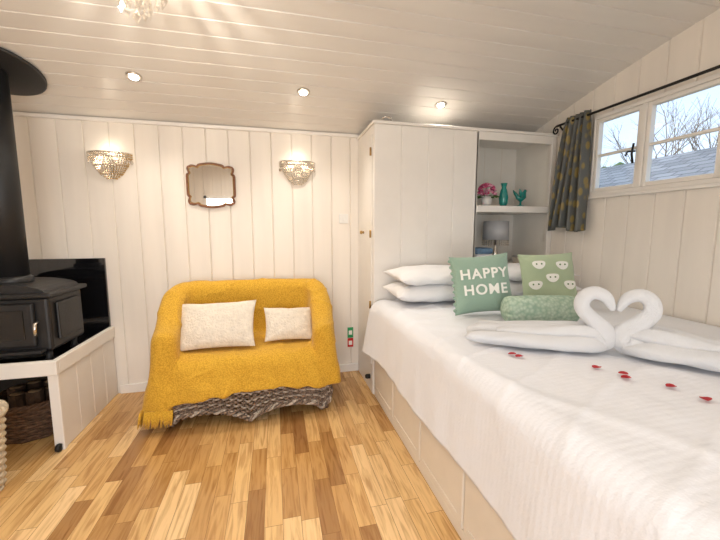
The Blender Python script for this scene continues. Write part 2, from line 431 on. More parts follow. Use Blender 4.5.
for j in range(nv+1):
    t=j/nv
    Ly=BY1-(BY0-.03); Sy=Ly-R+R*math.pi/2+drop-R
    hy,dy=prof(t*Sy,Ly)
    for i in range(nu+1):
        s=i/nu*S_tot
        hx,dx=prof(s,L)
        x=XR-.015-hx; y=BY1-hy
        d=max(dx,dy)
        z=BT-d
        nn=duv_noise(x,y)
        edge=min(1,max(0,s/.1))
        if dx>R*.6:
            k=(dx-R*.6)/(drop)
            f1=.010*k*math.sin(y*9+2.2*math.sin(y*2.1))+.010*k*noise.noise(Vector((y*9,dx*3,5)))
            x-= .03*k+f1+.045*k*max(0,(y-2.15)/.45)**2
        if dy>R*.6:
            k=(dy-R*.6)/drop; y-=.03*k+.02*k*math.sin(x*14)
        z+=nn*(1 if d<R else .3)*edge
        if t<.06 : z-=.02*(1-t/.06)
        vs.append((x,y,z))
for j in range(nv):
    for i in range(nu):
        a=j*(nu+1)+i; fs.append((a,a+1,a+nu+2,a+nu+1))
o=from_data('duvet',vs,fs,M_linen,True,g); md=o.modifiers.new('s','SOLIDIFY'); md.thickness=.012; md.offset=-1

# ------------------------------------------------------------------ pillows/cushions
def pil_h(u,v,t,n=3.0):
    return t/2*(max(0,1-abs(u)**n)**.55)*(max(0,1-abs(v)**n)**.55)
def pillow(name,w,h,t,M,mt,wr=.01,seed=0,parent=None,n=28,pinch=.07,px=3.0):
    vs=[];fs=[]
    idx={}
    for side in(1,-1):
        for j in range(n+1):
            for i in range(n+1):
                u=math.sin((i/n-.5)*math.pi); v=math.sin((j/n-.5)*math.pi)
                onb=i in(0,n) or j in(0,n)
                if onb and side==-1: idx[(side,i,j)]=idx[(1,i,j)]; continue
                x=w/2*u*(1-pinch*(1-v*v)); y=h/2*v*(1-pinch*(1-u*u))
                z=side*pil_h(u,v,t,px)
                k=1 if not onb else .25
                nz=noise.noise(Vector((x*7+seed,y*7,side*3+seed)))*wr*k
                rg=abs(noise.noise(Vector((x*5+seed,y*9,side*2+seed*2)))); nz-=wr*.9*max(0,1-rg*7)*k
                vs.append(M@Vector((x,y,z+side*nz))); idx[(side,i,j)]=len(vs)-1
        for j in range(n):
            for i in range(n):
                q=(idx[(side,i,j)],idx[(side,i+1,j)],idx[(side,i+1,j+1)],idx[(side,i,j+1)])
                fs.append(q if side==1 else q[::-1])
    return from_data(name,vs,fs,mt,True,parent)
def TR(loc,rx=0,ry=0,rz=0,roll=0):
    return Matrix.Translation(Vector(loc))@Matrix.Rotation(math.radians(rz),4,'Z')@Matrix.Rotation(math.radians(rx),4,'X')@Matrix.Rotation(math.radians(ry),4,'Y')@Matrix.Rotation(math.radians(roll),4,'Z')
pillow('bed_pillow',.66,.40,.15,TR((1.13,2.38,.900),2,0,-1),M_pillow,.012,1)
pillow('bed_pillow',.64,.39,.13,TR((1.14,2.39,1.016),4,0,2),M_pillow,.012,4)
pillow('bed_pillow',.66,.40,.15,TR((1.98,2.38,.900),2,0,1),M_pillow,.012,9)
pillow('bed_pillow',.64,.39,.13,TR((1.97,2.39,1.016),4,0,-2),M_pillow,.012,12)
g=empty('happy_home_cushion')
HM=TR((1.25,1.91,1.015),76,0,-16,5)
pillow('cover',.37,.37,.14,HM,M_green,.005,20,g)
def text_on(name,body,size,cx,cy,M,w,h,t,mt,parent):
    cu=bpy.data.curves.new(name,'FONT'); cu.body=body; cu.size=size; cu.align_x='CENTER'; cu.align_y='CENTER'; cu.extrude=.002; cu.offset=.0022*size/.1; cu.space_character=1.15
    o=bpy.data.objects.new(name,cu); C.objects.link(o)
    dg=bpy.context.evaluated_depsgraph_get(); me=bpy.data.meshes.new_from_object(o.evaluated_get(dg))
    bpy.data.objects.remove(o)
    bm=bmesh.new(); bm.from_mesh(me); bmesh.ops.triangulate(bm,faces=bm.faces); bmesh.ops.subdivide_edges(bm,edges=[e for e in bm.edges if e.calc_length()>.012],cuts=3,use_grid_fill=True)
    for v in bm.verts:
        x=v.co.x+cx;y=v.co.y+cy; u=x/(w/2);vv=y/(h/2)
        v.co=M@Vector((x,y,pil_h(u,vv,t)+.007+v.co.z))
    bm.to_mesh(me); bm.free()
    return addobj(name,me,mt,False,parent)
text_on('text_happy','HAPPY',.086,0,.055,HM,.37,.37,.14,M_letter,g)
text_on('text_home','HOME',.086,0,-.042,HM,.37,.37,.14,M_letter,g)
vs=[];fs=[]
for k in range(9):
    s=-1+2*(k+.5)/9
    c=HM@Vector((-.185+.012*(1-s*s),s*.175,0)); lathe_data(vs,fs,[(.003,-.011),(.010,-.006),(.012,0),(.010,.007),(.003,.011)],c,8)
from_data('pompoms',vs,fs,M_green,True,g)
g=empty('patterned_cushion')
PM=TR((1.84,2.02,1.02),72,0,-20,3)
pillow('cover',.37,.35,.14,PM,M_green2,.006,31,g)
vs=[];fs=[];v2=[];f2=[]
for cx,cy in((-.075,.085),(.075,.075),(.0,-.01),(-.11,-.055),(.11,-.06)):
    n0=len(vs); cn=24
    vs.append(PM@Vector((cx,cy,pil_h(cx/.185,cy/.175,.14)+.011)))
    for k in range(cn):
        a=2*math.pi*k/cn; x=cx+.042*math.cos(a);y=cy+.030*math.sin(a)+.006*math.cos(2*a)
        vs.append(PM@Vector((x,y,pil_h(x/.185,y/.175,.14)+.008)))
    for k in range(cn): fs.append((n0,n0+1+k,n0+1+(k+1)%cn))
    for ex in(-.016,.016):
        x=cx+ex; lathe_data(v2,f2,[(.0,-.002),(.006,0),(0,.003)],PM@Vector((x,cy,pil_h(x/.185,cy/.175,.14)+.011)),8,PM.to_3x3().to_4x4())
from_data('motifs',vs,fs,M_letter,False,g); from_data('motif_dots',v2,f2,M_leaf,False,g)
prof_b=[(.0,-.205),(.03,-.207),(.06,-.203),(.075,-.19),(.08,-.16),(.082,0),(.08,.16),(.075,.19),(.06,.203),(.03,.207),(.0,.205)]
ax=Matrix.Rotation(math.radians(-12),4,'Z')@Matrix.Rotation(math.pi/2,4,'Y')
lathe('bolster_cushion',[(r*.98,z*1.0) for r,z in prof_b],(1.455,1.64,BT+.086),M_bolster,28,None,ax)

# ------------------------------------------------------------------ towel swans
ev=Vector((.79,-.61,0)); pv=Vector((.61,.79,0)); HC=Vector((1.39,1.14,BT+.008))
def swan(sg,name,bs):
    g=empty(name)
    q=.86
    ctrl=[(-.60,.026,.018),(-.56,.034,.032),(-.38,.046*bs,.042*bs),(-.22,.054*bs,.052*bs),(-.10,.056,.052*bs),(-.035,.060,.044),(-.040,.100,.037),(-.10*q,.145,.034),(-.140*q,.19,.032),(-.134*q,.235,.030),(-.095*q,.257,.028),(-.05*q,.246,.025),(-.022*q,.213,.018),(-.010,.188,.009)]
    pts=[];r=[]
    for s,z,rr in catmull(ctrl,8):
        pts.append(HC+ev*(s*-sg)+Vector((0,0,z))); r.append(rr)
    tube('neck_and_body',pts,r,M_terry,22,g,wr=.14)
    for k,(off,tail,z0,zr,lf,rr0) in enumerate(((.062,.11,.035,.040,.56,.042),(-.062,-.10,.035,.038,.58,.042),(-.034,-.035,.06,.088,.46,.031),(.038,.05,.06,.088,.50,.031))):
        rr0*=bs; zr=zr*bs
        c2=[(-lf,z0*.8,.018,tail),(-lf+.03,z0,rr0*.75,tail),(-lf*.62,(z0+zr)/2,rr0*1.0,(tail+off)/2),(-lf*.36,zr,rr0*1.05,off),(-.10,zr+.002,rr0,off*.8),(-.035,zr-.006,rr0*.5,off*.3)]
        p2=[];r2=[]
        for s,z,rr,o_ in catmull(c2,8):
            p2.append(HC+ev*(s*-sg)+pv*o_+Vector((0,0,max(z,rr*.8)))); r2.append(rr)
        tube('wing_%d'%k,p2,r2,M_terry,18,g,squash=.75,wr=.22)
    return g
swan(-1,'towel_swan',1.0); swan(1,'towel_swan',1.1)
random.seed(11)
vs=[];fs=[]
def on_bed(u,v,Z=BT+.008):
    th,ps=math.atan(40/347),math.radians(13.7)
    F=Vector((math.sin(ps)*math.cos(th),math.cos(ps)*math.cos(th),-math.sin(th)));R_=Vector((math.cos(ps),-math.sin(ps),0));U=R_.cross(F)
    d=F*347+R_*(u-360)+U*(270-v); t=(Z-1.35)/d.z
    return Vector((0,0,1.35))+d*t
for (u,v) in((513,354),(520,356),(622,376),(627,379),(672,386),(597,368),(706,399)):
    c=on_bed(u,v); c.z=BT+duv_noise(c.x,c.y)+.006
    rot=random.random()*6; n0=len(vs); vs.append(c+Vector((0,0,.002)))
    for k in range(10):
        a=2*math.pi*k/10; r=.017*(1+.2*math.cos(a)); vs.append(c+Vector((r*math.cos(a+rot)*1.1,r*math.sin(a+rot)*.8,.003+.004*abs(math.sin(a)))))
    for k in range(10): fs.append((n0,n0+1+k,n0+1+(k+1)%10))
from_data('rose_petals',vs,fs,M_petal,True)

# ------------------------------------------------------------------ sofa
g=empty('wicker_loveseat')
SX=-.205
def horseshoe():
    vs=[];fs=[]
    ctrl=[(-.535,2.50),(-.545,2.62),(-.55,2.76),(-.525,2.90),(-.43,2.99),(-.2,3.015),(0,3.02),(.2,3.015),(.43,2.99),(.525,2.90),(.55,2.76),(.545,2.62),(.535,2.50)]
    P=[Vector((a+SX,b,0)) for a,b in catmull(ctrl,5)]
    T,_=frames(P)
    def height(p):
        k=min(1,max(0,(p.y-2.46)/(2.95-2.46))); k=k*k*(3-2*k)
        return .68+(.94-.68)*k
    ext=[(p,T[i],1.0) for i,p in enumerate(P)]
    pre=[];post=[]
    for q in(.35,.65,.85,.97):
        sc=math.sqrt(1-q*q); pre.insert(0,(P[0]-T[0]*.07*q,T[0],sc)); post.append((P[-1]+T[-1]*.07*q,T[-1],sc))
    ring_all=pre+ext+post
    m=None
    for p,t,sc in ring_all:
        N=Vector((-t.y,t.x,0))
        H=height(p)-.05*(1-sc)
        left=max(0,min(1,(SX-.2-p.x)/.3)); zb=.21-.09*left
        prof=[(-.08,.3)]
        for k in range(9):
            a=math.pi*k/8; prof.append((-.08*math.cos(a),H-.08+.08*math.sin(a)))
        prof+= [(.09,.5),(.108,.35),(.135+.03*left,zb+.012*math.sin(p.x*20+p.y*14)),(.0,zb),(-.06,zb)]
        m=len(prof)
        for o_,z in prof: vs.append(p+N*o_*sc+Vector((0,0,z)))
    R_=len(ring_all)
    for i in range(R_-1):
        for j in range(m):
            a=i*m+j;b=i*m+(j+1)%m; fs.append((a,b,b+m,a+m))
    fs.append(tuple(range(m))[::-1]); fs.append(tuple((R_-1)*m+j for j in range(m)))
    return vs,fs
vs,fs=horseshoe()
n0=len(vs)
nx,prof_s=24,[(2.98,.23),(2.98,.50),(2.80,.485),(2.62,.48),(2.50,.475),(2.445,.455),(2.415,.41),(2.40,.34),(2.385,.285),(2.375,.235),(2.45,.235),(2.55,.25)]
ms=len(prof_s)
for i in range(nx+1):
    u=i/nx*2-1; x=SX+.575*u
    c=.07*abs(u)**3
    for y,z in prof_s:
        yy=y+(c if y<2.7 else 0)+(.012*math.sin(u*11+2)*max(0,(.45-z))*3 if y<2.5 else 0)
        zz=z+(.02*(1-u*u) if z>.4 else 0)
        if y<2.5 and z<.26: zz+=.012*math.sin(u*4.5+.8)-.10*max(0,-u)**3-.03*max(0,u)**4
        xx=x if z>.3 else x*1.0+(x-SX)*.03
        vs.append(Vector((xx,yy,zz)))
for i in range(nx):
    for j in range(ms):
        a=n0+i*ms+j;b=n0+i*ms+(j+1)%ms; fs.append((a,b,b+ms,a+ms))
fs.append(tuple(n0+j for j in range(ms))[::-1]); fs.append(tuple(n0+nx*ms+j for j in range(ms)))
o=from_data('throw_src',vs,fs,None,True)
r=o.modifiers.new('r','REMESH'); r.mode='VOXEL'; r.voxel_size=.012
s_=o.modifiers.new('s','SMOOTH'); s_.iterations=8; s_.factor=.6
dg=bpy.context.evaluated_depsgraph_get(); me=bpy.data.meshes.new_from_object(o.evaluated_get(dg)); bpy.data.objects.remove(o)
me.update()
nor=[v.normal.copy() for v in me.vertices]
for v,nn in zip(me.vertices,nor):
    p=v.co
    k=min(1,max(0,(.46-p.z)/.2))
    d=.009*k*math.sin(p.x*30+p.y*26+3*noise.noise(p*4))+.006*noise.noise(p*5)
    rg=abs(noise.noise(Vector((p.x*3.5+p.z*2,p.y*3,p.z*5-p.x*2)))); d+=.007*max(0,1-rg*9)
    v.co=p+nn*d
addobj('mustard_throw',me,M_throw,True,g)
vs=[];fs=[]
for i in range(70):
    t=i/69
    if t<.45: x=SX-.68+random.uniform(-.01,.01); y=2.72-.30*(t/.45)
    else: x=SX-.66+(t-.45)/.55*.17; y=2.43-.02*(t-.45)
    a=random.uniform(-.012,.012)
    tube_data(vs,fs,[(x,y,.16),(x+a*.4-.006,y-.006,.115),(x+a-.012,y-.012,.045+random.uniform(0,.03))],[.006,.008,.003],5)
from_data('fringe',vs,fs,M_throw,True,g)
def skirt_xy(s):
    pts=[(-.60,2.98),(-.60,2.62),(-.565,2.50),(-.46,2.445),(-.2,2.425),(0,2.42),(.2,2.425),(.46,2.445),(.565,2.50),(.60,2.62),(.60,2.98)]
    q=s*(len(pts)-1); i=min(int(q),len(pts)-2); f_=q-i
    a,b=pts[i],pts[i+1]; return SX+a[0]+(b[0]-a[0])*f_, a[1]+(b[1]-a[1])*f_
def zb(s):
    if .25<s<.75:
        q=(s-.25)/.5; return .03+.085*abs(math.sin(q*2*math.pi))**.8
    return .03+.06*abs(math.sin(s*4*math.pi))
NS=260
wa=([],[]); wb_=([],[])
for k in range(13):
    pts=[]
    for i in range(NS+1):
        s=i/NS; x,y=skirt_xy(s); z=zb(s)*(1-k/13)+.275*(k/13)
        off=.011*math.sin(i*math.pi/3.25+k*math.pi)
        dx,dy=(x-SX),(y-2.8); l=math.hypot(dx,dy)
        pts.append((x+dx/l*off,y+dy/l*off,z))
    tgt=wb_ if k%3==1 else wa
    tube_data(*tgt,pts,.0068,6)
for i in range(0,NS,5):
    s=i/NS; x,y=skirt_xy(s); tube_data(*wa,[(x,y,zb(s)),(x,y,.285)],.005,6)
from_data('wicker_weave',wa[0],wa[1],M_wicker,True,g)
from_data('wicker_weave_light',wb_[0],wb_[1],M_wickerl,True,g)
for n_,ph in enumerate((0,2.09,4.19)):
    vs=[];fs=[];pts=[]
    for i in range(NS+1):
        s=i/NS; x,y=skirt_xy(s); a=i*.42+ph
        dx,dy=(x-SX),(y-2.8); l=math.hypot(dx,dy); pts.append((x+dx/l*.016*math.cos(a),y+dy/l*.016*math.cos(a),zb(s)+.014*math.sin(a)))
    tube_data(vs,fs,pts,.0105,6)
    from_data('wicker_braid_%d'%n_,vs,fs,M_wickerl if n_==0 else M_wicker,True,g)
for k,(x,y) in enumerate(((-.55,2.52),(.55,2.52),(-.55,2.95),(.55,2.95))):
    tube('leg_%d'%k,[(SX+x,y,.0),(SX+x,y,.25)],[.02,.026],M_wicker,10,g)
box('seat_frame',SX-.52,SX+.52,2.56,2.96,.19,.3,M_wicker,.02,g)
pillow('rectangular_cushion',.55,.36,.14,TR((-.43,2.66,.66),57,0,-6,2),M_cream,.008,41)
pillow('small_cushion',.38,.27,.12,TR((.09,2.70,.625),57,0,9,-4),M_cream,.008,47)

# ------------------------------------------------------------------ stove corner
g=empty('stove_hearth')
HX,HY,HZ=-1.30,2.38,.50
for i in range(4):
    w=(YB-HY-.03)/4; box('side_board_%d'%i,HX-.03,HX,HY+.02+i*w,HY+.02+(i+1)*w,.0,HZ,M_white,.005,g,1)
box('corner_post',HX-.05,HX+.004,HY,HY+.03,.0,HZ,M_white,.004,g)
box('slab',XL+.01,HX,HY,YB-.01,HZ,HZ+.03,M_gloss,.0,g)
box('rim_front',XL+.01,HX+.012,HY-.02,HY+.015,HZ-.015,HZ+.075,M_white,.006,g)
box('rim_side',HX-.022,HX+.012,HY+.015,YB-.004,HZ-.015,HZ+.075,M_white,.006,g)
box('left_post',XL+.01,XL+.08,HY,HY+.05,.0,HZ-.02,M_white,.004,g)
box('cavity_shade_back',XL+.01,HX-.04,HY+.66,HY+.68,.0,HZ-.001,M_black,.0,g)  # black boards stand in for the shade inside the cavity under the hearth
box('cavity_shade_side',HX-.045,HX-.032,HY+.035,HY+.66,.0,HZ-.001,M_black,.0,g)  # same painted shade along the cavity's side
lathe('castor',[(0,-.012),(.022,-.012),(.025,0),(.022,.012),(0,.012)],(HX-.02,HY-.015,.026),M_iron,16,g,Matrix.Rotation(math.pi/2,4,'Y'))
g=empty('heat_shield')
box('glass_back',-2.55,-1.31,YB-.03,YB-.008,.53,1.13,M_gloss,.003,g)
g=empty('wood_stove')
sx0,sx1,sy0,sy1=-1.93,-1.36,2.48,2.86
box('body',sx0,sx1,sy0,sy1,.60,.94,M_black,.02,g,3)
box('top_plate',sx0-.03,sx1+.03,sy0-.03,sy1+.02,.94,.97,M_black,.010,g,3)
vs=[];fs=[]
for k in range(13):
    a=math.pi*k/12; xx=(sx0+sx1)/2-math.cos(a)*.27; zz=.97+.055*math.sin(a)
    vs+= [(xx,sy0,zz),(xx,sy1,zz)]
for k in range(12): fs.append((2*k,2*k+1,2*k+3,2*k+2))
fs.append(tuple(2*k for k in range(13))); fs.append(tuple(2*k+1 for k in range(13))[::-1])
from_data('lid',vs,fs,M_black,False,g)
box('door_frame',sx0+.07,sx1-.07,sy0-.025,sy0,.64,.91,M_black,.012,g,3)
box('door_glass',sx0+.12,sx1-.12,sy0-.03,sy0-.02,.69,.87,M_inner,.004,g)
box('side_door',sx1,sx1+.018,sy0+.06,sy1-.06,.66,.90,M_black,.008,g)
box('ash_lip',sx0+.03,sx1-.03,sy0-.06,sy0,.605,.625,M_black,.006,g)
tube('handle',[(sx1-.05,sy0-.02,.80),(sx1-.05,sy0-.055,.79),(sx1-.05,sy0-.06,.72)],.010,M_chrome,8,g)
for k,(x,y) in enumerate(((sx0+.05,sy0+.05),(sx1-.05,sy0+.05),(sx0+.05,sy1-.05),(sx1-.05,sy1-.05))):
    lathe('leg_%d'%k,[(.028,0),(.018,.02),(.02,.075)],(x,y,.531),M_black,10,g)
px,py=-1.635,2.66
tube('flue_pipe',[(px,py,.97),(px,py,ceil_z(py)-.01)],.083,M_pipe,32,g)
lathe('flue_collar',[(.10,0),(.10,.05),(.085,.06)],(px,py,1.0),M_black,28,g)
sl=math.atan(-2*.0415*(py+.3))
lathe('ceiling_flange',[(.0,-.0),(.25,0),(.26,.006),(.26,.018),(.25,.022),(0,.022)],(px,py,ceil_z(py)-.030),M_pipe,40,g,Matrix.Rotation(sl,4,'X'))
def basket(name,bx,by,R0_,rows,mt,logs=False):
    g=empty(name)
    vs=[];fs=[]; H=rows*.0185
    for k in range(rows):
        z=.012+k*.0185; R0=R0_+.03*k/rows; pts=[]
        for i in range(73):
            a=2*math.pi*i/72; r=R0+.006*math.sin(i*math.pi/3+k*math.pi); pts.append((bx+r*math.cos(a),by+r*math.sin(a),z))
        tube_data(vs,fs,pts,.010,6,caps=False)
    for i in range(0,72,3):
        a=2*math.pi*i/72; tube_data(vs,fs,[(bx+R0_*math.cos(a),by+R0_*math.sin(a),.005),(bx+(R0_+.031)*math.cos(a),by+(R0_+.031)*math.sin(a),H+.008)],.006,6)
    from_data('weave',vs,fs,mt,True,g)
    lathe('base',[(0,0),(R0_,0),(R0_,.015),(0,.015)],(bx,by,.002),mt,30,g)
    for q in(0,2.1,4.2):
        pts=[(bx+(R0_+.033+.012*math.cos(i*.7+q))*math.cos(2*math.pi*i/90),by+(R0_+.033+.012*math.cos(i*.7+q))*math.sin(2*math.pi*i/90),H+.013+.012*math.sin(i*.7+q)) for i in range(91)]
        tube('rim_%d'%int(q),pts,.010,mt,6,g)
    if logs:
        random.seed(5)
        for k in range(6):
            a=k*1.05; r=.09; x=bx+r*math.cos(a); y=by+r*math.sin(a); t=H+.02+random.uniform(0,.06)
            vs=[];fs=[]; tube_data(vs,fs,[(x,y,.03),(x+.01*math.cos(a),y+.01*math.sin(a),t)],.045,9,wr=.15); from_data('log_%d'%k,vs,fs,M_log,False,g)
            lathe('log_end_%d'%k,[(0,-.001),(.036,-.001),(.036,.002),(0,.002)],(x+.01*math.cos(a),y+.01*math.sin(a),t),M_loge,9,g)
basket('wicker_basket',-1.57,2.04,.145,22,M_wickerw)
basket('wicker_log_basket',-1.62,2.72,.20,12,M_wickerd,True)

# ------------------------------------------------------------------ wall objects
def sconce(cx,z1):
    g=empty('crystal_wall_sconce'); yw=YB-.004
    vs=[];fs=[]
    def arc(r,z,rad):
        tube_data(vs,fs,[(cx+r*math.cos(a),yw-.62*r*math.sin(a),z) for a in [math.pi*i/24 for i in range(25)]],rad,6)
    for r,z,rad in((.150,z1,.006),(.150,z1-.028,.004),(.115,z1-.095,.004),(.07,z1-.16,.004)): arc(r,z,rad)
    tube_data(vs,fs,[(cx-.15,yw-.004,z1),(cx+.15,yw-.004,z1)],.005,6)
    from_data('frame',vs,fs,M_chrome,True,g)
    box('backplate',cx-.045,cx+.045,yw-.012,yw,z1-.14,z1-.0,M_chrome,.004,g)
    vs=[];fs=[]
    for (ra,za,rb,zb_,n,m_) in((.150,z1-.005,.150,z1-.05,26,3),(.145,z1-.03,.115,z1-.10,22,5),(.115,z1-.095,.07,z1-.165,17,5),(.07,z1-.16,.02,z1-.20,10,3)):
        for i in range(n):
            a=math.pi*(i+.5)/n
            for q in range(m_):
                f_=q/m_; r=ra+(rb-ra)*f_; z=za+(zb_-za)*f_
                octa(vs,fs,(cx+r*math.cos(a),yw-.62*r*math.sin(a),z),.0075,.010)
    for i in range(20):
        a=math.pi*(i+.5)/20; octa(vs,fs,(cx+.150*math.cos(a),yw-.62*.150*math.sin(a),z1-.065),.008,.018)
    from_data('crystals',vs,fs,M_crys,False,g)
    vs=[];fs=[]
    for dx in(-.05,.05): lathe_data(vs,fs,[(.002,-.03),(.012,-.02),(.016,0),(.010,.02),(.002,.032)],(cx+dx,yw-.045,z1-.045),10)
    from_data('bulbs',vs,fs,M_bulb,True,g)
    l=bpy.data.lights.new('sconce_light','POINT'); l.energy=.5; l.color=(1,.87,.7); l.shadow_soft_size=.03
    lo=bpy.data.objects.new('sconce_light',l); lo.location=(cx,yw-.06,z1+.02); C.objects.link(lo); lo.parent=g
sconce(-1.22,1.935); sconce(.205,1.93)
g=empty('wall_mirror')
def mir_outline(w,h,n=160):
    out=[]
    for i in range(n):
        a=2*math.pi*i/n; c,s=math.cos(a),math.sin(a)
        e=7.0
        r=1/((abs(c)**e+abs(s)**e)**(1/e))
        x,y=c*r,s*r
        k=abs(abs(c)-abs(s)); f_=1-.085*math.exp(-((k-.30)/.10)**2)
        x*=f_; y*=f_
        if abs(s)>abs(c): y+=math.copysign(.10*math.exp(-(x/.45)**2),y)-math.copysign(.04,y)
        out.append((x*w/2,y*h/2))
    return out
mc=(-.50,1.715); ol=mir_outline(.365,.335)
n=len(ol); vs=[(mc[0],YB-.016,mc[1])]+[(mc[0]+x,YB-.016,mc[1]+y) for x,y in ol]
fs=[(0,1+i,1+(i+1)%n) for i in range(n)]
from_data('glass',vs,fs,M_mirror,False,g)
tube('frame',[(mc[0]+x,YB-.016,mc[1]+y) for x,y in ol+[ol[0]]],.0085,M_wood,8,g,caps=False)
tube('frame_bead',[(mc[0]+x*.94,YB-.022,mc[1]+y*.94) for x,y in ol+[ol[0]]],.003,M_brass,6,g,caps=False)
vs=[(mc[0]+x,YB-.004,mc[1]+y) for x,y in ol]; from_data('backing',vs,[tuple(range(n))],M_wood,False,g)
g=empty('light_switch')
box('plate',.57,.655,YB-.012,YB-.002,1.41,1.495,M_plastic,.004,g); box('rocker',.602,.623,YB-.018,YB-.011,1.435,1.47,M_plastic,.003,g)
g=empty('fire_safety_sign')
box('green_part',.645,.70,YB-.006,YB-.001,.33,.43,M_signg,.0,g); box('red_part',.645,.70,YB-.006,YB-.001,.24,.325,M_signr,.0,g)
box('pictogram',.656,.689,YB-.008,YB-.0055,.36,.40,M_letter,0,g); box('pictogram_red',.656,.689,YB-.008,YB-.0055,.26,.30,M_letter,0,g)

# ------------------------------------------------------------------ ceiling downlights
def downlight(x,y,e=29,sz=125):
    g=empty('ceiling_downlight'); z=ceil_z(y); sl=math.atan(-2*.0415*(y+.3)); RM=Matrix.Rotation(sl,4,'X')
    lathe('bezel',[(.030,-.002),(.034,-.010),(.044,-.008),(.048,.001)],(x,y,z),M_chrome,24,g,RM)
    lathe('lamp',[(0,-.0135),(.026,-.0135),(.026,-.011),(0,-.011)],(x,y,z),M_spot,20,g,RM)
    l=bpy.data.lights.new('spot','SPOT'); l.energy=e; l.spot_size=math.radians(sz); l.spot_blend=.9; l.color=(1,.93,.825); l.shadow_soft_size=.04
    lo=bpy.data.objects.new('spot',l); lo.location=(x,y,z-.03); C.objects.link(lo); lo.parent=g
for x in(-.855,.225,1.30): downlight(x,2.64)
downlight(-.855,.2,24); downlight(1.3,.2,18); downlight(-.855,-.7,30,168); downlight(.5,-.7,30,168)  # unseen extra downlights, added to brighten the near end and the mirror's view
# chandelier
g=empty('crystal_chandelier'); cx,cy=-.50,1.62; zt=ceil_z(cy)
lathe('canopy',[(0,-.03),(.05,-.028),(.06,-.01),(.06,.005)],(cx,cy,zt),M_chrome,24,g)
tube('stem',[(cx,cy,zt-.02),(cx,cy,zt-.18)],.007,M_chrome,8,g)
vs=[];fs=[]
for r,z in((.14,zt-.13),(.10,zt-.20),(.05,zt-.26)):
    tube_data(vs,fs,[(cx+r*math.cos(2*math.pi*i/36),cy+r*math.sin(2*math.pi*i/36),z) for i in range(37)],.004,6,caps=False)
for i in range(6):
    a=math.pi*i/3
    tube_data(vs,fs,[(cx,cy,zt-.16),(cx+.08*math.cos(a),cy+.08*math.sin(a),zt-.17),(cx+.14*math.cos(a),cy+.14*math.sin(a),zt-.13)],.005,6)
from_data('frame',vs,fs,M_chrome,True,g)
vs=[];fs=[]
for r,z,n,l_ in((.14,zt-.145,24,4),(.10,zt-.215,18,4),(.05,zt-.275,10,4)):
    for i in range(n):
        a=2*math.pi*i/n
        for q in range(l_): octa(vs,fs,(cx+r*math.cos(a),cy+r*math.sin(a),z-q*.02),.007 if q<l_-1 else .012,.010 if q<l_-1 else .024)
        if r>.06:
            for q in range(5): 
                f_=q/5; rr=r*(1-f_*.4); octa(vs,fs,(cx+rr*math.cos(a),cy+rr*math.sin(a),z+.01-.06*math.sin(f_*1.6)),.006,.008)
for i in range(22):
    a=2*math.pi*i/22; octa(vs,fs,(cx+.14*math.cos(a),cy+.14*math.sin(a),zt-.105),.009,.022)
octa(vs,fs,(cx,cy,zt-.365),.018,.028)
from_data('crystals',vs,fs,M_crys2,False,g)
vs=[];fs=[]
for i in range(3):
    a=2*math.pi*i/3; lathe_data(vs,fs,[(.002,-.02),(.014,0),(.002,.03)],(cx+.06*math.cos(a),cy+.06*math.sin(a),zt-.13),8)
from_data('bulbs',vs,fs,M_bulb2,True,g)
l=bpy.data.lights.new('chandelier_light','POINT'); l.energy=28; l.color=(1,.91,.78); l.shadow_soft_size=.016
lo=bpy.data.objects.new('chandelier_light',l); lo.location=(cx,cy,zt-.24); C.objects.link(lo); lo.parent=g

# ------------------------------------------------------------------ shelf items
Zs=1.556
g=empty('flower_vase')
lathe('pot',[(0,0),(.03,0),(.042,.03),(.045,.06),(.036,.085),(.030,.085)],(1.82,2.76,Zs),M_plastic,20,g)
vs=[];fs=[];v2=[];f2=[];v3=[];f3=[]
random.seed(9)
for i in range(130):
    a=random.random()*6.28; p=random.random()*1.7; R0=.08
    c=Vector((1.82+R0*math.cos(a)*math.sin(p),2.76+R0*math.sin(a)*math.sin(p)*.8,Zs+.115+R0*math.cos(p)))
    tgt=(vs,fs) if random.random()<.6 else (v2,f2)
    lathe_data(*tgt,[(.002,-.008),(.013,0),(.010,.006),(.002,.009)],c,6,Matrix.Rotation(random.random()*3,4,'X'))
for i in range(24):
    a=i*.4; c=Vector((1.82+.055*math.cos(a),2.76+.055*math.sin(a),Zs+.09)); n0=len(v3)
    d=Vector((math.cos(a),math.sin(a),.1))
    v3+= [c,c+d*.03+Vector((-d.y,d.x,0))*.016,c+d*.065+Vector((0,0,-.02)),c+d*.03-Vector((-d.y,d.x,0))*.016]; f3.append((n0,n0+1,n0+2,n0+3))
from_data('blooms',vs,fs,M_pink,True,g); from_data('blooms_pale',v2,f2,M_pinkl,True,g); from_data('leaves',v3,f3,M_leaf,False,g)
lathe('teal_vase',[(0,0),(.024,0),(.036,.03),(.040,.08),(.029,.14),(.019,.165),(.029,.205),(.025,.205),(.014,.165)],(1.985,2.75,Zs),M_teal,24)
g=empty('teal_bird_figurine')
lathe('base',[(0,0),(.03,0),(.03,.012),(.010,.02),(.008,.05)],(2.17,2.76,Zs),M_teal,18,g)
tube('body',[Vector((2.12,2.76,Zs+.10)),Vector((2.135,2.76,Zs+.085)),Vector((2.165,2.76,Zs+.075)),Vector((2.195,2.76,Zs+.095)),Vector((2.205,2.76,Zs+.13)),Vector((2.215,2.76,Zs+.145)),Vector((2.235,2.76,Zs+.145))],[.004,.016,.032,.028,.017,.015,.003],M_teal,14,g)
tube('wing_l',[(2.16,2.735,Zs+.09),(2.135,2.72,Zs+.125),(2.115,2.71,Zs+.155)],[.018,.014,.003],M_teal,10,g)
tube('wing_r',[(2.16,2.785,Zs+.09),(2.14,2.80,Zs+.125),(2.125,2.81,Zs+.155)],[.018,.014,.003],M_teal,10,g)
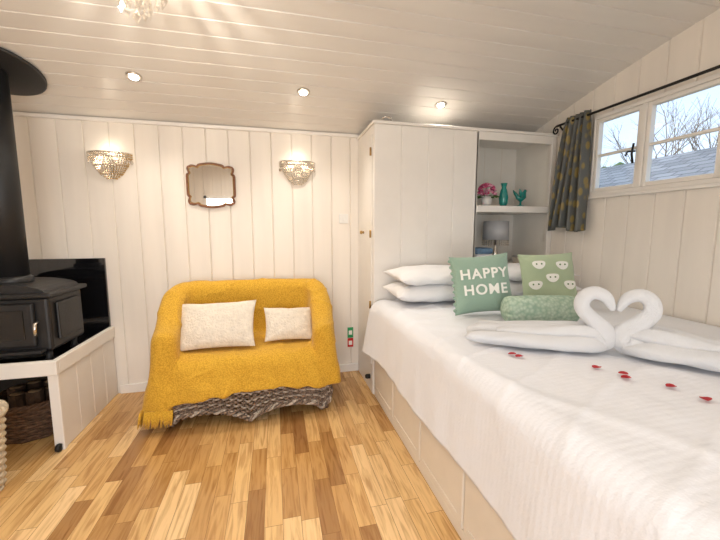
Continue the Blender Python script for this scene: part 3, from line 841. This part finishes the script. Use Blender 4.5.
g=empty('table_lamp'); lx,ly,lz=1.985,2.84,1.041
lathe('base',[(0,0),(.045,0),(.045,.012),(.015,.02),(.022,.05),(.030,.08),(.018,.12),(.008,.15),(.006,.26)],(lx,ly,lz),M_chrome,20,g)
lathe('shade',[(.115,.22),(.110,.39),(.108,.39),(.113,.22)],(lx,ly,lz),M_lampsh,28,g)
vs=[];fs=[]
for i in range(30):
    a=2*math.pi*i/30
    for q in range(3): octa(vs,fs,(lx+.112*math.cos(a),ly+.112*math.sin(a),lz+.21-q*.018),.006,.009)
from_data('shade_crystals',vs,fs,M_crys,False,g)
g=empty('folded_blankets')
for k,(mt_,z) in enumerate(((M_blue,1.041),(M_pillow,1.092),(M_blue,1.143))):
    box('fold_%d'%k,1.68,1.85,2.66,2.86,z,z+.05,mt_,.02,g,4,True)
g=empty('trinket_box')
box('box',2.15,2.27,2.70,2.80,1.041,1.10,M_cream,.006,g); box('lid',2.145,2.275,2.695,2.805,1.10,1.12,M_lampsh,.006,g)

# ------------------------------------------------------------------ exterior
box('ground',-30,40,-30,40,-.6,-.5,M_grass,0)
g=empty('neighbour_outbuilding')
from_data('roof',[(4.6,-3,1.75),(4.6,9,1.75),(6.3,9,2.56),(6.3,-3,2.56),(8,-3,1.75),(8,9,1.75)],[(0,1,2,3),(3,2,5,4)],M_slate,False,g)
box('wall_block',4.8,7.8,-2.9,8.9,-.5,1.74,M_stone,0,g)
def tree(x,y,seed,dep0=4):
    random.seed(seed); vs=[];fs=[]
    def br(p,d,l,r,dep):
        q=p+d*l; mid=(p+q)/2+Vector([random.uniform(-.05,.05)*l for _ in range(3)])
        tube_data(vs,fs,[p,mid,q],[r,r*.85,r*.7],5,False)
        if dep==0: return
        for _ in range(3 if dep>1 else 4):
            nd=(d+Vector((random.uniform(-.8,.8),random.uniform(-.8,.8),random.uniform(-.15,.6)))).normalized()
            br(p+(q-p)*random.uniform(.55,1),nd,l*random.uniform(.55,.8),r*.52,dep-1)
    br(Vector((x,y,-.5)),Vector((0,0,1)),2.4,.09,dep0)
    from_data('bare_tree',vs,fs,M_bark,False)
tree(13,9.5,1,5); tree(13,5.0,2,5); tree(14,12,3); tree(12.5,7.2,6,5)
vs=[];fs=[]; random.seed(4)
for i in range(300):
    y=2+i/300*22; x=20+random.uniform(-.6,.6)
    zz=random.uniform(.3,4.6)+1.0*noise.noise(Vector((y*.5,0,0)))
    rr=random.uniform(.35,.8)
    lathe_data(vs,fs,[(.05,-rr),(rr*.7,-rr*.6),(rr,0),(rr*.7,rr*.6),(.05,rr)],(x,y,zz),7)
from_data('hedge',vs,fs,M_hedge,False)

# ------------------------------------------------------------------ world + lights
w=bpy.data.worlds.new('World'); S.world=w; w.use_nodes=True; nt=w.node_tree; bg=nt.nodes['Background']
tc=nt.nodes.new('ShaderNodeTexCoord'); sx=nt.nodes.new('ShaderNodeSeparateXYZ'); cr=nt.nodes.new('ShaderNodeValToRGB')
nt.links.new(tc.outputs['Generated'],sx.inputs[0]); nt.links.new(sx.outputs['Z'],cr.inputs['Fac'])
cr.color_ramp.elements[0].color=(.78,.88,1,1); cr.color_ramp.elements[1].position=.6; cr.color_ramp.elements[1].color=(.40,.64,.98,1)
nt.links.new(cr.outputs[0],bg.inputs['Color']); bg.inputs['Strength'].default_value=1.5
def area(name,loc,rot,sx_,sy_,e,col):
    l=bpy.data.lights.new(name,'AREA'); l.shape='RECTANGLE'; l.size=sx_; l.size_y=sy_; l.energy=e; l.color=col
    o=bpy.data.objects.new(name,l); o.location=loc; o.rotation_euler=[math.radians(a) for a in rot]; C.objects.link(o); return o
area('added_door_fill',(-.4,YF-.12,1.15),(90,0,0),1.9,1.75,66,(.98,.98,1))  # added fill lamp behind the camera, shining in through the added door
sl_=bpy.data.lights.new('sun','SUN'); sl_.energy=3.4; sl_.color=(1,.96,.9); sl_.angle=.02
so=bpy.data.objects.new('sun',sl_); so.rotation_euler=(math.radians(-12),math.radians(-42),0); C.objects.link(so)
# camera
cd=bpy.data.cameras.new('camera'); cam=bpy.data.objects.new('camera',cd); C.objects.link(cam)
cd.sensor_width=36; cd.lens=347/720*36; cd.clip_start=.05
cam.location=(0,0,1.35); cam.rotation_euler=(math.radians(90)-math.atan(40/347),0,math.radians(-13.7))
S.camera=cam
